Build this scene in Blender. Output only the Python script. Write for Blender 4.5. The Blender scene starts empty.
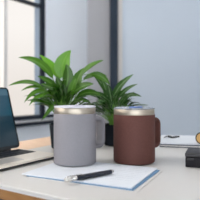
import bpy, bmesh, math, random
from mathutils import Vector, Matrix
C = bpy.context.scene.collection
S = bpy.context.scene
PI = math.pi
TOP = 0.75            # desk top height
EYE = TOP + 0.134

# ------------------------------------------------------------ camera
cd = bpy.data.cameras.new('camera'); cam = bpy.data.objects.new('camera', cd); C.objects.link(cam)
cam.location = (0, 0, EYE); cam.rotation_euler = (PI/2, 0, 0)
cd.sensor_width = 36; cd.lens = 58.5; cd.shift_y = -0.025
cd.clip_start = 0.02
cd.dof.use_dof = True; cd.dof.focus_distance = 0.62; cd.dof.aperture_fstop = 7.5
S.camera = cam
S.view_settings.view_transform = 'Standard'
S.view_settings.look = 'None'; S.view_settings.gamma = 1
S.view_settings.use_curve_mapping = False
S.view_settings.exposure = 0.08
# ------------------------------------------------------------ world: bright overcast sky
w = bpy.data.worlds.new('sky'); S.world = w; w.use_nodes = True
nt = w.node_tree
bg = nt.nodes['Background']; bg.inputs[1].default_value = 0.92
tc = nt.nodes.new('ShaderNodeTexCoord'); sx = nt.nodes.new('ShaderNodeSeparateXYZ')
rp = nt.nodes.new('ShaderNodeValToRGB')
rp.color_ramp.elements[0].position = 0.0; rp.color_ramp.elements[0].color = (0.86, 0.80, 0.75, 1)
rp.color_ramp.elements[1].position = 0.2; rp.color_ramp.elements[1].color = (0.99, 0.95, 0.91, 1)
nt.links.new(tc.outputs['Generated'], sx.inputs[0]); nt.links.new(sx.outputs['Z'], rp.inputs[0])
nt.links.new(rp.outputs[0], bg.inputs[0])

def area(name, loc, size, energy, col, rot=(0, 0, 0), sy=None):
    l = bpy.data.lights.new(name, 'AREA'); l.energy = energy; l.color = col; l.size = size
    if sy: l.shape = 'RECTANGLE'; l.size_y = sy
    o = bpy.data.objects.new(name, l); o.location = loc; o.rotation_euler = rot; C.objects.link(o); return o
area('added_overhead_fill', (0.25, 1.25, 2.46), 1.0, 6, (0.95, 0.97, 1.0))  # added overhead fill above the desk, no ceiling fixture there
area('added_rear_fill', (0.1, -1.8, 1.0), 2.8, 58, (0.93, 0.97, 1.0), (PI/2, 0, PI), 1.6)  # added frontal fill behind the camera, the rear wall has no window
area('added_overhead_fill', (-0.9, 0.3, 2.46), 1.0, 4, (0.95, 0.97, 1.0))  # second overhead fill, likewise added and out of view
# daylight coming in by the long window of the left wall, beyond the left frame edge
area('window_daylight', (-1.18, 0.75, 1.45), 1.3, 18, (1.0, 0.90, 0.80), (PI/2, 0, -math.radians(90-35)), 1.2)

# ------------------------------------------------------------ materials
def mat(name, col, rough=0.5, metal=0.0, **k):
    m = bpy.data.materials.new(name); m.use_nodes = True
    b = m.node_tree.nodes['Principled BSDF']
    b.inputs['Base Color'].default_value = (*col, 1); b.inputs['Roughness'].default_value = rough
    b.inputs['Metallic'].default_value = metal
    for kk, v in k.items(): b.inputs[kk.replace('_', ' ')].default_value = v
    return m
def noisy(name, c1, c2, scale=8, rough=0.5, metal=0.0, stretch=(1, 1, 1), bump=0.0, detail=3, **k):
    m = mat(name, c1, rough, metal, **k); t = m.node_tree; b = t.nodes['Principled BSDF']
    tc = t.nodes.new('ShaderNodeTexCoord'); mp = t.nodes.new('ShaderNodeMapping'); mp.inputs['Scale'].default_value = stretch
    n = t.nodes.new('ShaderNodeTexNoise'); n.inputs['Scale'].default_value = scale; n.inputs['Detail'].default_value = detail
    r = t.nodes.new('ShaderNodeValToRGB'); r.color_ramp.elements[0].position = .35; r.color_ramp.elements[1].position = .65
    r.color_ramp.elements[0].color = (*c1, 1); r.color_ramp.elements[1].color = (*c2, 1)
    t.links.new(tc.outputs['Object'], mp.inputs[0]); t.links.new(mp.outputs[0], n.inputs[0])
    t.links.new(n.outputs[0], r.inputs[0]); t.links.new(r.outputs[0], b.inputs['Base Color'])
    if bump:
        bp = t.nodes.new('ShaderNodeBump'); bp.inputs['Strength'].default_value = bump; bp.inputs['Distance'].default_value = 0.001
        t.links.new(n.outputs[0], bp.inputs['Height']); t.links.new(bp.outputs[0], b.inputs['Normal'])
    return m
M = {}
M['wall_white'] = noisy('pale_blue_white_paint', (.84, .89, .97), (.86, .91, .985), 3, .8)
M['wall_grey'] = noisy('grey_paint', (.39, .395, .425), (.41, .415, .445), 3, .8)
M['wall_blue'] = noisy('blue_grey_paint', (.45, .52, .61), (.475, .545, .635), 2, .75)
M['room'] = noisy('off_white_paint', (.78, .78, .78), (.82, .82, .82), 2, .8)
M['ceiling'] = noisy('ceiling_paint', (.75, .75, .75), (.78, .78, .78), 2, .9)
M['floor'] = noisy('dark_carpet', (.012, .014, .02), (.03, .035, .05), 60, .9)
M['frame'] = noisy('dark_window_metal', (.015, .02, .03), (.02, .027, .04), 5, .5, .0, Specular_IOR_Level=.15)
M['frame_side'] = noisy('blue_grey_daylit_metal', (.20, .27, .36), (.22, .29, .38), 5, .4)  # frame side: daylight falling on it is put into this paler colour
M['mullion'] = noisy('pale_grey_window_metal', (.72, .71, .70), (.76, .75, .74), 5, .5)
M['sill'] = noisy('sill_stone', (.50, .50, .52), (.55, .55, .57), 20, .4)
M['post'] = noisy('navy_painted_steel', (.018, .028, .045), (.024, .036, .056), 4, .6, Specular_IOR_Level=.15)
M['post_strip'] = noisy('pale_trim', (.60, .58, .56), (.64, .62, .60), 4, .6)
M['desk'] = noisy('white_laminate', (.67, .655, .635), (.69, .675, .655), 3, .38)
M['edge'] = noisy('pale_edge_band', (.58, .57, .58), (.62, .61, .62), 6, .5)
M['ply'] = noisy('light_oak_ply', (.25, .115, .032), (.30, .145, .045), 30, .55, stretch=(1, 1, 14))
M['oak'] = noisy('warm_oak_veneer', (.74, .50, .33), (.82, .58, .40), 25, .4, stretch=(1, 9, 1))
M['dark_metal'] = mat('black_powder_coat', (.015, .015, .018), .5)
M['mug_white'] = noisy('lavender_white_powder_coat', (.245, .24, .265), (.257, .25, .277), 300, .6, bump=.15, Specular_IOR_Level=.25)
M['mug_red'] = noisy('maroon_powder_coat', (.108, .046, .039), (.120, .052, .044), 300, .6, bump=.15, Specular_IOR_Level=.12)
M['steel'] = noisy('brushed_steel', (.40, .36, .30), (.50, .45, .38), 40, .45, 1.0, stretch=(1, 1, 30))
M['lid'] = mat('clear_blue_tinted_plastic', (.80, .86, .97), .08, Transmission_Weight=.75, IOR=1.45)
M['lid_solid'] = mat('milky_lid_plastic', (.62, .62, .70), .4)
M['slider'] = mat('blue_slider_plastic', (.10, .22, .60), .3)
M['seal'] = mat('green_silicone', (.25, .48, .22), .4)
M['pot'] = noisy('charcoal_pot', (.012, .016, .022), (.02, .026, .034), 20, .7, Specular_IOR_Level=.05)
M['soil'] = noisy('mossy_soil', (.10, .10, .02), (.30, .34, .05), 150, .9, bump=.8)
M['alu'] = noisy('warm_silver_aluminium', (.80, .74, .66), (.83, .77, .69), 60, .36, .25)
M['key'] = mat('black_key_plastic', (.02, .022, .028), .5, Specular_IOR_Level=.3)
M['keybed'] = mat('dark_keyboard_well', (.20, .18, .17), .5)
M['bezel'] = mat('black_glass_bezel', (.01, .012, .016), .15)
M['pad'] = mat('trackpad_metal', (.60, .57, .54), .3, .4)
M['paper'] = noisy('white_paper', (.74, .78, .84), (.77, .81, .87), 6, .8)
M['paper2'] = noisy('ivory_paper', (.72, .70, .68), (.76, .74, .72), 6, .8)
M['ink'] = mat('faint_grey_ink', (.60, .64, .71), .8)
M['blue'] = noisy('steel_blue_card', (.12, .25, .42), (.14, .28, .46), 12, .55)
M['navy'] = noisy('navy_card', (.02, .035, .07), (.03, .05, .09), 12, .5)
M['pen'] = mat('navy_black_lacquer', (.008, .012, .025), .22)
M['chrome'] = mat('chrome', (.75, .74, .72), .18, 1.0)
M['black'] = noisy('black_plastic', (.010, .010, .013), (.016, .016, .02), 80, .5, Specular_IOR_Level=.2)
M['black_top'] = noisy('soft_black_top', (.05, .05, .055), (.05, .05, .055), 80, .5, Specular_IOR_Level=.25)
M['amber'] = mat('amber_lens', (.80, .52, .22), .2, Transmission_Weight=.35)
M['glass'] = mat('window_glass', (1, 1, 1), .0, Transmission_Weight=1.0, IOR=1.0)
# laptop screen: glowing deep teal, reflections painted in as paler and darker bands
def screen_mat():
    m = bpy.data.materials.new('laptop_screen_reflections'); m.use_nodes = True; t = m.node_tree
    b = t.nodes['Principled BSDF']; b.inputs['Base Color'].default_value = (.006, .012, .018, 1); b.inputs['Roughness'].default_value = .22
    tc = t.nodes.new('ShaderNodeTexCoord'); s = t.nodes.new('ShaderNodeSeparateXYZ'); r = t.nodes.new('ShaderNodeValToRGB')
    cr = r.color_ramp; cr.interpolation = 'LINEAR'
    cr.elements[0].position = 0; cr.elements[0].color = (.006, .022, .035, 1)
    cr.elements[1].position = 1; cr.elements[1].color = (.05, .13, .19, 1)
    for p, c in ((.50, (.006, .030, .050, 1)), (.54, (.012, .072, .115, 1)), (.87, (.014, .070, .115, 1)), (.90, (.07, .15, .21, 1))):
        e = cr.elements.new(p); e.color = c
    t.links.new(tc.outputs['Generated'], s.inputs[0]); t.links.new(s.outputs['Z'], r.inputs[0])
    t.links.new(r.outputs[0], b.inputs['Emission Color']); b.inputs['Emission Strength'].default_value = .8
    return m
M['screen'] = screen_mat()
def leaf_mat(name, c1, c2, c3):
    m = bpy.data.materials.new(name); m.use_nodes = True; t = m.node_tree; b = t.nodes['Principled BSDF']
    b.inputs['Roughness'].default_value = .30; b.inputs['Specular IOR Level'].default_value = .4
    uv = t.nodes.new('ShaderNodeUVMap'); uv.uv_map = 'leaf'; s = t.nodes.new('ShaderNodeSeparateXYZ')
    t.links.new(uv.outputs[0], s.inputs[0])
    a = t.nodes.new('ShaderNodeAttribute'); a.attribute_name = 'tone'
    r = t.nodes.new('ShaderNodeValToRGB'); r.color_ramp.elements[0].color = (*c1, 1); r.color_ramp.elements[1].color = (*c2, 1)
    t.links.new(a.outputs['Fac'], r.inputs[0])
    # pale midrib where u is near .5
    d = t.nodes.new('ShaderNodeMath'); d.operation = 'SUBTRACT'; d.inputs[1].default_value = .5
    ab = t.nodes.new('ShaderNodeMath'); ab.operation = 'ABSOLUTE'
    mr = t.nodes.new('ShaderNodeMapRange'); mr.inputs['From Min'].default_value = .02; mr.inputs['From Max'].default_value = .09
    mr.inputs['To Min'].default_value = .7; mr.inputs['To Max'].default_value = 0
    t.links.new(s.outputs['X'], d.inputs[0]); t.links.new(d.outputs[0], ab.inputs[0]); t.links.new(ab.outputs[0], mr.inputs['Value'])
    mx = t.nodes.new('ShaderNodeMix'); mx.data_type = 'RGBA'; mx.inputs['B'].default_value = (*c3, 1)
    t.links.new(mr.outputs[0], mx.inputs['Factor']); t.links.new(r.outputs[0], mx.inputs['A'])
    t.links.new(mx.outputs['Result'], b.inputs['Base Color'])
    tr = t.nodes.new('ShaderNodeBsdfTranslucent'); ms = t.nodes.new('ShaderNodeMixShader'); ms.inputs[0].default_value = .28
    t.links.new(mx.outputs['Result'], tr.inputs[0])
    out = t.nodes['Material Output']
    t.links.new(b.outputs[0], ms.inputs[1]); t.links.new(tr.outputs[0], ms.inputs[2]); t.links.new(ms.outputs[0], out.inputs[0])
    return m
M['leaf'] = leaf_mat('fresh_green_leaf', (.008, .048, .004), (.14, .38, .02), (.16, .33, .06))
M['leaf_dark'] = leaf_mat('deep_green_leaf', (.005, .032, .006), (.055, .18, .022), (.30, .45, .22))
M['stem'] = mat('green_stem', (.12, .28, .04), .5)

# ------------------------------------------------------------ helpers
def link(name, bm, m, parent=None, smooth=False, angle=None):
    bmesh.ops.recalc_face_normals(bm, faces=bm.faces)
    me = bpy.data.meshes.new(name); bm.to_mesh(me); bm.free()
    if smooth:
        for p in me.polygons: p.use_smooth = True
        if angle is None: angle = 40
        try: me.set_sharp_from_angle(angle=math.radians(angle))
        except Exception: pass
    o = bpy.data.objects.new(name, me); C.objects.link(o); me.materials.append(m)
    if parent: o.parent = parent
    return o
def box(x0, x1, y0, y1, z0, z1, bev=0, bm=None, seg=2):
    own = bmesh.new()
    bmesh.ops.create_cube(own, size=1)
    for v in own.verts:
        v.co = Vector(((x0+x1)/2+v.co.x*(x1-x0), (y0+y1)/2+v.co.y*(y1-y0), (z0+z1)/2+v.co.z*(z1-z0)))
    if bev: bmesh.ops.bevel(own, geom=own.edges[:], offset=bev, segments=seg, affect='EDGES', profile=.5)
    if bm is None: return own
    me = bpy.data.meshes.new('t'); own.to_mesh(me); own.free(); bm.from_mesh(me); bpy.data.meshes.remove(me)
    return bm
def rslab(w, d, z0, z1, r, n=6, bev=0.0):
    """rounded-corner slab, x in [0,w], y in [0,d]"""
    bm = bmesh.new(); pts = []
    for cx, cy, a0 in ((w-r, d-r, 0), (r, d-r, 90), (r, r, 180), (w-r, r, 270)):
        for i in range(n+1):
            a = math.radians(a0+90*i/n); pts.append((cx+r*math.cos(a), cy+r*math.sin(a)))
    f = bm.faces.new([bm.verts.new((x, y, z0)) for x, y in pts])
    e = bmesh.ops.extrude_face_region(bm, geom=[f])
    for v in e['geom']:
        if isinstance(v, bmesh.types.BMVert): v.co.z = z1
    if bev:
        bmesh.ops.bevel(bm, geom=[e_ for e_ in bm.edges if abs(e_.verts[0].co.z-e_.verts[1].co.z) < 1e-7], offset=bev, segments=2, affect='EDGES')
    return bm
def lathe(prof, n=64, bm=None):
    bm = bm or bmesh.new(); rings = []
    for r, z in prof:
        if r < 1e-6: rings.append([bm.verts.new((0, 0, z))])
        else: rings.append([bm.verts.new((r*math.cos(2*PI*i/n), r*math.sin(2*PI*i/n), z)) for i in range(n)])
    for a, b in zip(rings, rings[1:]):
        for i in range(n):
            j = (i+1) % n
            if len(a) == 1 and len(b) == 1: continue
            if len(a) == 1: bm.faces.new((a[0], b[i], b[j]))
            elif len(b) == 1: bm.faces.new((a[i], a[j], b[0]))
            else: bm.faces.new((a[i], a[j], b[j], b[i]))
    return bm
def tube(pts, r, n=8, bm=None, caps=True):
    bm = bm or bmesh.new(); pts = [Vector(p) for p in pts]; rings = []
    rr = r if isinstance(r, (list, tuple)) else [r]*len(pts)
    up = Vector((0, 0, 1))
    t0 = (pts[1]-pts[0]).normalized()
    if abs(t0.dot(up)) > .95: up = Vector((1, 0, 0))
    for i, p in enumerate(pts):
        t = (pts[min(i+1, len(pts)-1)]-pts[max(i-1, 0)]).normalized()
        s = t.cross(up).normalized(); u = s.cross(t); up = u
        rings.append([bm.verts.new(p+rr[i]*(math.cos(2*PI*k/n)*s+math.sin(2*PI*k/n)*u)) for k in range(n)])
    for a, b in zip(rings, rings[1:]):
        for i in range(n): bm.faces.new((a[i], a[(i+1) % n], b[(i+1) % n], b[i]))
    if caps: bm.faces.new(rings[0]); bm.faces.new(rings[-1][::-1])
    return bm
def thing(name, label, cat, loc=(0, 0, 0), rz=0, group=None):
    o = bpy.data.objects.new(name, None); C.objects.link(o); o.location = loc; o.rotation_euler = (0, 0, rz)
    o.empty_display_size = .02; tag(o, label, cat, group); return o
def tag(o, label, cat, group=None):
    o['label'] = label; o['category'] = cat
    if group: o['group'] = group
    return o
def struct(o, label=None):
    o['kind'] = 'structure'
    return o
def P(px, py, D): return Vector(((px-100)/325*D, D, EYE-(py-95)/325*D))

# ------------------------------------------------------------ setting
WA = math.atan2(.8215, .5702)          # direction of the window wall
def onwall(o): o.location = (-.36, 1.9, 0); o.rotation_euler = (0, 0, WA); return o
# local x runs along the wall (away from camera), local +y is OUTSIDE
S0, S1, ZB, ZT = -1.45, .05, .745, 2.2
wb = bmesh.new()
box(-4.6, S0, 0, .07, 0, 2.5, bm=wb); box(S1, .62, 0, .07, 0, 2.5, bm=wb)
box(S0, S1, 0, .07, 0, ZB, bm=wb); box(S0, S1, 0, .07, ZT, 2.5, bm=wb)
struct(onwall(link('wall_left', wb, M['wall_white'])))
# window
fb = bmesh.new()
box(.018, S1, -.006, .010, ZB, ZT, bm=fb); box(S0, S0+.03, -.006, .05, ZB, ZT, bm=fb)
box(S0+.03, .018, -.006, .05, ZB-.001, ZB+.022, bm=fb); box(S0+.03, .018, -.006, .05, ZT-.02, ZT, bm=fb)
box(S0+.03, .018, .0, .03, 1.402, 1.418, bm=fb)
win = struct(onwall(link('window_1', fb, M['frame'])))
def wchild(name, bm, m):
    return link(name, bm, m, win)
wchild('jamb', box(.0185, S1, .0105, .052, ZB+.0, ZT), M['frame_side'])
wchild('mullion', box(-.246, -.222, .004, .03, ZB+.018, ZT-.02), M['mullion'])
wchild('window_pane', box(S0+.03, .018, .034, .037, ZB+.018, ZT-.02), M['glass'])
struct(onwall(link('trim_1', box(S0-.05, .45, -.026, -.0065, .731, .739, .002), M['sill'])))     # window sill board
struct(onwall(link('sill_shadow_strip', box(S0-.05, .45, -.030, -.0005, .712, .7305), M['frame'])))      # dark strip standing in for the shadow under the sill

struct(onwall(link('trim_5', box(S1+.001, .45, -.012, -.0005, .748, .767), M['frame'])))      # dark rail carried on along the wall
struct(link('wall_back', box(-.16, .10, 2.29, 2.36, 0, 2.5), M['wall_grey']))
struct(link('wall_right', box(.12, 1.8, 2.20, 2.36, 0, 2.5), M['wall_blue']))
struct(link('trim_3', box(.068, .1195, 2.16, 2.289, 0, 2.5, .002), M['post']))
struct(link('trim_4', box(.1205, .150, 2.188, 2.1995, 0, 2.5), M['post_strip']))
struct(link('wall_side', box(1.8, 1.87, -1.87, 2.36, 0, 2.5), M['room']))
struct(link('wall_rear', box(-3.1, 1.87, -1.95, -1.87, 0, 2.5), M['room']))
struct(link('floor', box(-3.4, 1.9, -2.0, 2.5, -.05, 0), M['floor']))
struct(link('ceiling', box(-3.4, 1.9, -2.0, 2.5, 2.5, 2.55), M['ceiling']))

# ------------------------------------------------------------ desk
DA = math.atan2(-.538, .843)
# local x along the front edge, local y to the back; origin = front-left corner
ex, ey = Vector((.843, -.538)), Vector((.538, .843))
P0 = Vector((-.149, .487)); Lp = Vector((-.227, .947))
orig = P0 + ex*((Lp-P0).dot(ex))          # front-left corner
desk = thing('desk', 'white desk with oak strip at its left end and plywood edge', 'desk', (orig.x, orig.y, 0), DA)
W, Dp = 1.35, .662
link('desktop', box(.12, W, 0, Dp, TOP-.003, TOP, .0008), M['desk'], desk)
link('oak_end_strip', box(0, .1198, 0, Dp, TOP-.003, TOP, .0008), M['oak'], desk)
link('edge_band', box(0, W, .0, Dp, TOP-.0068, TOP-.0032), M['edge'], desk)
link('plywood_core', box(0.0, W, .0, Dp, TOP-.0215, TOP-.0070), M['ply'], desk)
link('frame_rail', box(.04, W-.04, .05, .09, TOP-.065, TOP-.022), M['dark_metal'], desk)
link('frame_rail', box(.04, W-.04, Dp-.09, Dp-.05, TOP-.065, TOP-.022), M['dark_metal'], desk)
for x in (.05, W-.09):
    for y in (.05, Dp-.09):
        link('leg', box(x, x+.04, y, y+.04, 0, TOP-.0655, .003), M['dark_metal'], desk)

# ------------------------------------------------------------ mugs
def mug(x, y, body, ang, label, name='insulated_mug', z0=.0005):
    t = thing(name, label, 'mug', (x, y, TOP+z0), ang, 'insulated mugs')
    R, H = (.0405 if body is M['mug_white'] else .0414), .0942
    prof = [(0, .001), (.034, .001), (.0355, 0), (.0385, .0006), (.0408, .0025), (R, .006)]
    prof += [(R, .006+(H-.006)*i/6) for i in range(1, 7)] + [(R-.0004, H+.0006), (R-.0016, H+.0006)]
    link('body', lathe(prof, 96), body, t, True)
    link('steel_rim', lathe([(R-.0018, H-.002), (R-.0009, H+.0002), (R-.0010, H+.0105), (R-.0016, H+.0118), (R-.003, H+.0118), (R-.0035, H-.002)], 96), M['steel'], t, True)
    z = H+.0115
    link('lid', lathe([(0, z-.003), (R-.0036, z-.003), (R-.0034, z+.0005), (R-.0006, z+.0006), (R-.0003, z+.0018), (R-.001, z+.0030), (R-.0035, z+.0036), (R-.0055, z+.0020), (.030, z+.0016), (.0, z+.0016)], 96), M['lid'] if body is M['mug_red'] else M['lid_solid'], t, True)
    link('lid_gasket', lathe([(R-.0062, z-.0085), (R-.0038, z-.0085), (R-.0038, z-.0034), (R-.0062, z-.0034)], 64), M['seal'], t, True)
    s = link('lid_slider', box(-.009, .020, -.006, .006, z+.0018, z+.0046, .0012), M['slider'] if body is M['mug_red'] else M['lid_solid'], t, True)
    link('grip_ridge', box(.004, .0065, -.004, .004, z+.0047, z+.006, .0004), M['lid_solid'], s)
    # handle: flat rounded band looping out along local +x
    zl, zh, xo, r = .026, .083, .071, .012
    path = [(R-.002, zl+.002)]
    path += [(R+.006, zl)]
    for k in range(7):
        a = -PI/2+PI/2*k/6; path.append((xo-r+r*math.cos(a), zl+r+r*math.sin(a)))
    for k in range(7):
        a = PI/2*k/6; path.append((xo-r+r*math.cos(a), zh-r+r*math.sin(a)))
    path += [(R+.006, zh), (R-.002, zh-.002)]
    bm = bmesh.new(); rings = []
    for i, (px_, pz_) in enumerate(path):
        a = Vector(path[max(i-1, 0)]); b = Vector(path[min(i+1, len(path)-1)]); tt = (b-a).normalized()
        nx, nz = tt.y, -tt.x       # outward
        ring = []
        hw, th = .0115, .0042
        for k in range(16):
            q = 2*PI*k/16; cx = math.copysign(abs(math.cos(q))**.55, math.cos(q)); sz = math.copysign(abs(math.sin(q))**.8, math.sin(q))
            ring.append(bm.verts.new((px_+nx*th*sz, hw*cx, pz_+nz*th*sz)))
        rings.append(ring)
    for a, b in zip(rings, rings[1:]):
        for i in range(16): bm.faces.new((a[i], a[(i+1) % 16], b[(i+1) % 16], b[i]))
    bm.faces.new(rings[0]); bm.faces.new(rings[-1][::-1])
    link('handle', bm, body, t, True, 60)
    return t
mw = mug(-.0480, .6235, M['mug_white'], math.radians(46), 'pale lavender-white insulated mug with steel rim, in front of left plant', z0=.0042)
mr = mug(.0684, .651, M['mug_red'], math.radians(43), 'maroon insulated mug with steel rim and clear blue lid')

# ------------------------------------------------------------ paper pile under pen
pa = math.atan2(-.081, .173)
def sheet(name, m, label, x, y, w, d, z0, z1, rot, cat, r=.001):
    o = link(name, rslab(w, d, 0, z1-z0, r, 2), m); o.location = (x, y, TOP+z0); o.rotation_euler = (0, 0, rot)
    tag(o, label, cat); return o
def front_left(px, py, z): D = (EYE-TOP-z)*325/(py-95); return ((px-100)/325*D, D)
ux, uy = Vector((math.cos(pa), math.sin(pa))), Vector((-math.sin(pa), math.cos(pa)))
fr = Vector(front_left(131.5, 187, .005))            # front corner of pile
def pile(name, m, label, z0, z1, w, d, dx, dy, dr, cat):
    a = pa+math.radians(dr); vx = Vector((math.cos(a), math.sin(a))); vy = Vector((-math.sin(a), math.cos(a)))
    c = fr+ux*dx+uy*dy-vx*w
    return sheet(name, m, label, c.x, c.y, w, d, z0, z1, a, cat)
# sheets stop short of the mugs' feet only in the space between: pile is thin and mugs stand behind/over its rear edge
pile('loose_sheet', M['paper2'], 'ivory sheet lowest under the blue folder in the foreground', .0003, .0010, .186, .136, .010, -.005, -.4, 'paper')
pile('card_folder', M['blue'], 'steel blue card folder under the white papers in the foreground', .0012, .0022, .186, .134, .004, -.0045, -1.1, 'folder')
tp = pile('paper_sheets', M['paper'], 'white printed papers on top of blue folder, pen lying on them', .0024, .0040, .192, .136, .0, .0, 0, 'papers')
lb = bmesh.new(); random.seed(3)
for i in range(9):
    y = .125-i*.0115; x = .118
    while x < .182:
        l = random.uniform(.006, .016); l = min(l, .186-x)
        box(x, x+l, y, y+.0012, .00162, .00166, bm=lb); x += l+.003
link('printed_lines', lb, M['ink'], tp)

# ------------------------------------------------------------ pen
a = Vector((*front_left(65.0, 180.3, .008), TOP+.0042+.0040)); b = Vector((*front_left(113.5, 171.5, .008), TOP+.0042+.0040))
L = (b-a).length
pen = thing('ballpoint_pen', 'navy black pen with chrome ends lying across the white papers', 'pen', a, math.atan2(b.y-a.y, b.x-a.x))
pen.scale = (1, 1.28, 1.28)
def xl(prof, **k):
    bm = lathe(prof, 24)
    bmesh.ops.rotate(bm, verts=bm.verts, cent=(0, 0, 0), matrix=Matrix.Rotation(PI/2, 3, 'Y')); return bm
link('barrel', xl([(0, .0195), (.0028, .0195), (.0030, .022), (.0031, .05), (.0029, L-.006), (0, L-.006)]), M['pen'], pen, True)
link('cap_ring', xl([(0, .0), (.0022, .0), (.0027, .001), (.0029, .004), (.0024, .0045), (.0029, .005), (.0029, .0085), (.0024, .009), (.0029, .0095), (.0029, .0124), (.0024, .013), (.0029, .0136), (.0029, .0194), (0, .0194)]), M['chrome'], pen, True)
link('tip', xl([(0, L-.0059), (.0027, L-.0059), (.0022, L-.002), (.001, L), (0, L)]), M['chrome'], pen, True)
link('clip', box(.003, .030, -.0009, .0009, .0032, .0040, .0003), M['chrome'], pen)

# ------------------------------------------------------------ laptop
u = Vector((.56, .83)).normalized(); v = Vector((u.y, -u.x))
Fr = Vector((-.088, .690)); dep, wid = .120, .235
HL = Fr - v*dep - u*wid       # hinge-left corner
lap = thing('laptop', 'open silver laptop with dark teal screen on the desk', 'laptop', (HL.x, HL.y, TOP), math.atan2(u.y, u.x))
# local x along hinge (towards right end), local -y = towards front
def flip(bm):
    for q in bm.verts: q.co.y = -q.co.y
    return bm
link('base', flip(rslab(wid, dep, .0050, .0095, .010, 6, .0008)), M['alu'], lap, True)
bc = link('shadow_gap_slab', flip(rslab(wid-.003, dep-.003, .0020, .0049, .009, 6)), M['dark_metal'], lap); bc.location = (.0015, -.0015, 0)  # dark slab added to draw the shadow gap below the deck
for x in (.02, wid-.02):
    for y in (-.015, -dep+.015): link('rubber_foot', box(x-.008, x+.008, y-.003, y+.003, .0, .0019), M['black'], lap)
kb = link('keyboard', flip(rslab(wid-.014, .056, .00955, .0098, .003)), M['keybed'], lap); kb.location = (.006, -.008, 0)
kw, kd = (wid-.020)/14, .0530/5
k0 = link('key', box(0, kw-.0022, -kd+.0018, 0, .0099, .0112, .0003), M['key'], kb)
for r in range(5):
    for c in range(14):
        o = k0 if (r == 0 and c == 0) else k0.copy()
        if o is not k0: C.objects.link(o); o.parent = kb
        o.location = (.003+c*kw, -.0015-r*kd, 0)
tpd = link('trackpad', flip(rslab(.075, .036, .00955, .0099, .003)), M['pad'], lap); tpd.location = (wid/2-.04, -.070, 0)
tilt = math.radians(17)
scr = link('screen_lid', rslab(wid-.005, .146, -.0022, .0022, .010, 6, .0008), M['alu'], lap, True)
scr.location = (.003, -.003, .0122); scr.rotation_euler = (PI/2-tilt, 0, 0)
def tiltbox(x0, x1, z0, z1, y0, y1):
    return box(x0, x1, z0, z1, y0, y1)
bz = link('bezel', rslab(wid-.007, .144, .0023, .0028, .009, 6), M['bezel'], scr); bz.location = (.001, .001, 0)
bpy.context.view_layer.update()
# display panel kept upright in its own axes so the painted pale reflection is at the top
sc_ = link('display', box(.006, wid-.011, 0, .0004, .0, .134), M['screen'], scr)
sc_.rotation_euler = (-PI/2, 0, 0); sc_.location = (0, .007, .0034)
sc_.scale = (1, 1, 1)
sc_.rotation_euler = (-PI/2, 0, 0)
hb = tube([(.02, 0, 0), (wid-.03, 0, 0)], .0026, 12)
hg = link('hinge', hb, M['bezel'], lap, True); hg.location = (0, -.003, .0122)

# ------------------------------------------------------------ plants
def blade(bm, uvl, tone, pts, width, normal, tv, fold=.22, wave=0):
    """leaf blade along a 3 point bezier"""
    a, c, b = pts; n = 14; rows = []
    for i in range(n+1):
        t = i/n
        p = a*(1-t)**2+c*2*t*(1-t)+b*t*t
        tg = ((c-a)*(1-t)+(b-c)*t).normalized()
        s = tg.cross(normal)
        if s.length < 1e-3: s = Vector((1, 0, 0))
        s.normalize(); nn = s.cross(tg).normalized()
        wd = width*.5*(math.sin(PI*t**.85)**.8 if 0 < t < 1 else 0)*(1-.25*t)+.0003*(1-t)
        row = []
        for k in range(5):
            q = (k-2)/2
            row.append(bm.verts.new(p+s*wd*q+nn*(wd*fold*abs(q)+wave*wd*.25*math.sin(t*9+q*2))))
        rows.append(row)
    for i in range(n):
        for k in range(4):
            f = bm.faces.new((rows[i][k], rows[i][k+1], rows[i+1][k+1], rows[i+1][k]))
            uvs = ((k/4, i/n), ((k+1)/4, i/n), ((k+1)/4, (i+1)/n), (k/4, (i+1)/n))
            for l, q in zip(f.loops, uvs): l[uvl].uv = q; l[tone] = (tv, tv, tv, 1)
            f.smooth = True
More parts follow.
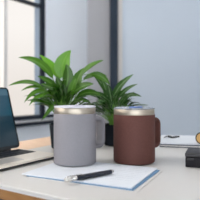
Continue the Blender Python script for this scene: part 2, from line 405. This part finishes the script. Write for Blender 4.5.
def plant(label, loc, rtop, rbot, hp, lm, specs, rnd, seed, spread, hmin, hmax, tones=(.0, .8), wr=(.010, .020)):
    random.seed(seed)
    t = thing('potted_plant', label, 'plant', loc, 0, 'potted plants behind the mugs')
    link('pot', lathe([(0, .001), (rbot-.002, 0), (rbot, .002), (rtop, hp-.002), (rtop-.001, hp), (rtop-.003, hp), (rtop-.0035, hp-.006), (rbot, .006), (0, .006)], 48), M['pot'], t, True)
    link('soil', lathe([(0, hp-.003), (rtop*.5, hp-.004), (rtop-.0045, hp-.0055), (rtop-.0045, hp-.010), (0, hp-.010)], 32), M['soil'], t, True)
    bm = bmesh.new(); uvl = bm.loops.layers.uv.new('leaf'); tone = bm.loops.layers.float_color.new('tone'); sb = bmesh.new()
    L0 = Vector(loc)
    def stem(base, q1, q2):
        pts = [base*(1-s)**2+q1*2*s*(1-s)+q2*s*s for s in [i/8 for i in range(9)]]
        tube(pts, [.0016-.0007*i/8 for i in range(9)], 6, sb)
    for (p0, p1, p2, wpx, D0, D2, nrm, tv) in specs:
        a_ = P(*p0, D0)-L0; c_ = P(*p1, (D0+D2)/2)-L0; b_ = P(*p2, D2)-L0
        blade(bm, uvl, tone, (a_, c_, b_), wpx/325*(D0+D2)/2, Vector(nrm), tv)
        ang = math.atan2(a_.y, a_.x); base = Vector((.010*math.cos(ang), .010*math.sin(ang), hp-.006))
        out = (c_-a_).normalized()
        stem(base, a_-out*.5*(a_-base).length, a_)
    for i in range(rnd):
        az = random.uniform(0, 2*PI); h = random.uniform(hmin, hmax); k = random.random()
        k = 1-(h-hmin)/(hmax-hmin)*.7+random.uniform(-.15, .15)
        reach = spread*max(.15, k)
        dr = Vector((math.cos(az), math.sin(az), 0)); rb = random.uniform(.003, .016)
        base = dr*rb+Vector((0, 0, hp-.006))
        a_ = dr*(rb+reach*.30)+Vector((0, 0, hp+h*.62))
        c_ = dr*(rb+reach*.62)+Vector((0, 0, hp+h*1.12))
        sd = Vector((-dr.y, dr.x, 0))*random.uniform(-.012, .012)
        b_ = dr*(rb+reach*1.12)+sd+Vector((0, 0, hp+h*random.uniform(.72, 1.05)))
        nrm = (Vector((0, 0, 1))-dr*.2+Vector((random.uniform(-.6, .6), random.uniform(-.9, .1), 0))).normalized()
        blade(bm, uvl, tone, (a_, c_, b_), random.uniform(*wr), nrm, random.uniform(*tones), random.uniform(.1, .35), 1)
        stem(base, base+Vector((0, 0, h*.4)), a_)
    f = link('foliage', bm, lm, t, True, 180)
    link('stems', sb, M['stem'], t, True)
    return t
F = (0, -1, .25); U = (0, -.55, .8); RT = (.3, -.8, .5); LT = (-.3, -.8, .5)
left = [
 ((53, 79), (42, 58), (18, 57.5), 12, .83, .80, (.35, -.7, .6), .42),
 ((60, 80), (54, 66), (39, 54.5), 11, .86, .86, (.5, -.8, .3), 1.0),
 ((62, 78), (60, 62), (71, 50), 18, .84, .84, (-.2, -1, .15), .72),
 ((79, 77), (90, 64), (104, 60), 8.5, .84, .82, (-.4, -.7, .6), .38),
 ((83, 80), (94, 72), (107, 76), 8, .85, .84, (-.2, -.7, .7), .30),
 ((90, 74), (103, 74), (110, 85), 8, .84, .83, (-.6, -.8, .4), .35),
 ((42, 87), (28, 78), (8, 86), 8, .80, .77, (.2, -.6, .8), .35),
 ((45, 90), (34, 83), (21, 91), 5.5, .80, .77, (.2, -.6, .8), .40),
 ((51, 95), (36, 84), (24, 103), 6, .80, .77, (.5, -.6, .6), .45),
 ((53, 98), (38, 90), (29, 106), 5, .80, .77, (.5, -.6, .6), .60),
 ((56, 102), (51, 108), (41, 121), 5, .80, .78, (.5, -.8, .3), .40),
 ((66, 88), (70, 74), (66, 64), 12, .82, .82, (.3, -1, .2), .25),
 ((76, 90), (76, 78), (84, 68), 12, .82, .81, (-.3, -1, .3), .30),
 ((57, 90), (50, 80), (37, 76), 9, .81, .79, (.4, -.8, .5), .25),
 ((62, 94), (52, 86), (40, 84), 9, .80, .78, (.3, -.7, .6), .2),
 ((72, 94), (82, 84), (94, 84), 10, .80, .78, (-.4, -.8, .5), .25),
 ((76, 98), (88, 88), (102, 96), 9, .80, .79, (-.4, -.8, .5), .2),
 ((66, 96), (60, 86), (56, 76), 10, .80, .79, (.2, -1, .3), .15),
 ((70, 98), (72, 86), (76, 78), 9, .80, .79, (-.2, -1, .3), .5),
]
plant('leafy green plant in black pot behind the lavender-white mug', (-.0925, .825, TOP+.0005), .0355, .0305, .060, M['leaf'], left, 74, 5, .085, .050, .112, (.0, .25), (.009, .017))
right = [
 ((112, 100), (118, 84), (134, 74), 8, .87, .85, (-.4, -.9, .3), .55),
 ((115, 102), (124, 88), (138, 84), 6, .87, .84, (-.4, -.8, .5), .5),
 ((118, 104), (128, 90), (142, 97), 6, .86, .83, (-.5, -.7, .5), .45),
 ((111, 98), (104, 84), (94, 76), 9, .87, .86, (.4, -.9, .3), .50),
 ((108, 100), (106, 88), (101, 78), 8, .87, .86, (.3, -.9, .3), .8),
 ((110, 102), (98, 90), (90, 96), 7, .86, .84, (.3, -.8, .5), .4),
 ((116, 102), (117, 90), (121, 80), 8, .87, .86, (-.2, -1, .3), .35),
 ((112, 104), (110, 92), (108, 84), 7, .85, .84, (.2, -1, .3), .3),
 ((120, 106), (126, 96), (135, 92), 6, .86, .83, (-.4, -.8, .5), .3),
]
plant('smaller dark leafy plant in black pot behind the maroon mug', (.042, .872, TOP+.0005), .0350, .0310, .056, M['leaf_dark'], right, 55, 11, .085, .035, .085, (.0, .6), (.008, .014))

# ------------------------------------------------------------ papers and folder far right
def ground(px, py, z=0):
    D = (EYE-TOP-z)*325/(py-95); return Vector(((px-100)/325*D, D))
g = ground(159.5, 147, 0); ra = math.radians(-14)
ledger = thing('ring_binder', 'thin dark-covered folder under the white papers behind the black case', 'folder', (g.x, g.y, TOP+.0003), ra)
link('cover', rslab(.20, .160, 0, .0020, .002), M['navy'], ledger)
o = link('pages', rslab(.196, .157, .0021, .0052, .001), M['paper2'], ledger); o.location = (.002, .001, 0)
link('cover', rslab(.20, .160, .0053, .0073, .002), M['navy'], ledger)
ra2 = math.radians(-12)
o = link('paper_sheets', rslab(.19, .156, 0, .0048, .001, 2), M['paper']); o.location = (g.x+.002, g.y+.001, TOP+.0078); o.rotation_euler = (0, 0, ra2)
tag(o, 'thick stack of blank white papers at right, on the dark folder', 'papers')
PT = TOP+.0078+.0048
# small dark clip on those papers
q = ground(170, 137.8, .0128)
clip = thing('binder_clip', 'small black binder clip lying on the white papers at right', 'clip', (q.x, q.y, PT+.0003), math.radians(20))
bm = bmesh.new()
vs = [bm.verts.new(c) for c in ((0, -.011, 0), (0, .011, 0), (.012, .011, .0), (.012, -.011, .0), (0, -.011, .0055), (0, .011, .0055))]
for f in ((0, 1, 2, 3), (4, 5, 2, 3), (0, 1, 5, 4)): bm.faces.new([vs[i] for i in f])
bmesh.ops.solidify(bm, geom=bm.faces[:], thickness=.0006)
link('clip_body', bm, M['black'], clip)
for sgn, zz in ((1, .0012), (1, .0030)):
    link('wire_arm', tube([(.012, -.006, .0012), (.02, -.005, zz), (.030, -.002, zz), (.030, .002, zz), (.02, .005, zz), (.012, .006, .0012)], .0008, 8), M['black'] if zz > .002 else M['dark_metal'], clip, True)
link('wire_arm', tube([(-.0, -.004, .0055), (-.012, -.003, .004), (-.020, .0, .0012), (-.012, .003, .004), (-.0, .004, .0055)], .0008, 8), M['black'], clip, True)

# ------------------------------------------------------------ glasses at the right edge
q = ground(201.5, 144.5, .0128)
gl = thing('eyeglasses', 'round amber-lensed glasses with dark rims, cut by the right edge', 'glasses', (q.x, q.y, PT+.0004), math.radians(-30))
r = .0135
for k in range(2):
    cx = k*.036
    rim = link('rim', tube([(cx+r*math.cos(2*PI*i/32), 0, r+.0015+r*math.sin(2*PI*i/32)) for i in range(33)], .0015, 8, caps=False), M['black'], gl, True)
    bm = lathe([(0, -.0004), (r-.0008, -.0004), (r-.0008, .0004), (0, .0004)], 40)
    bmesh.ops.rotate(bm, verts=bm.verts, cent=(0, 0, 0), matrix=Matrix.Rotation(PI/2, 3, 'X'))
    bmesh.ops.translate(bm, verts=bm.verts, vec=(cx, 0, r+.0015))
    link('lens', bm, M['amber'], gl)
    sx_ = -r if k == 0 else .036+r
    link('temple', tube([(sx_, .0, r+.006), (sx_, .03, r+.006), (sx_, .048, r+.002), (sx_, .056, .0012)], .0011, 8), M['black'], gl, True)
link('bridge', tube([(r, 0, r+.004), (.018, -.001, r+.007), (.036-r, 0, r+.004)], .0012, 8), M['black'], gl, True)

# ------------------------------------------------------------ black case
q = ground(185.3, 167.3)
ba = math.radians(-20)
cs = thing('black_case', 'black hard case with lid seam at the right edge of desk', 'case', (q.x, q.y, TOP+.0004), ba)
link('case_body', box(0, .11, 0, .072, 0, .0185, .0012), M['black'], cs, True)
link('case_lid', box(-.0006, .1106, -.0006, .0726, .0192, .0262, .0012), M['black_top'], cs, True)
link('latch', box(.004, .015, -.0022, -.0001, .0135, .0180, .0005), M['dark_metal'], cs)
link('latch', box(.080, .091, -.0022, -.0001, .0135, .0180, .0005), M['dark_metal'], cs)
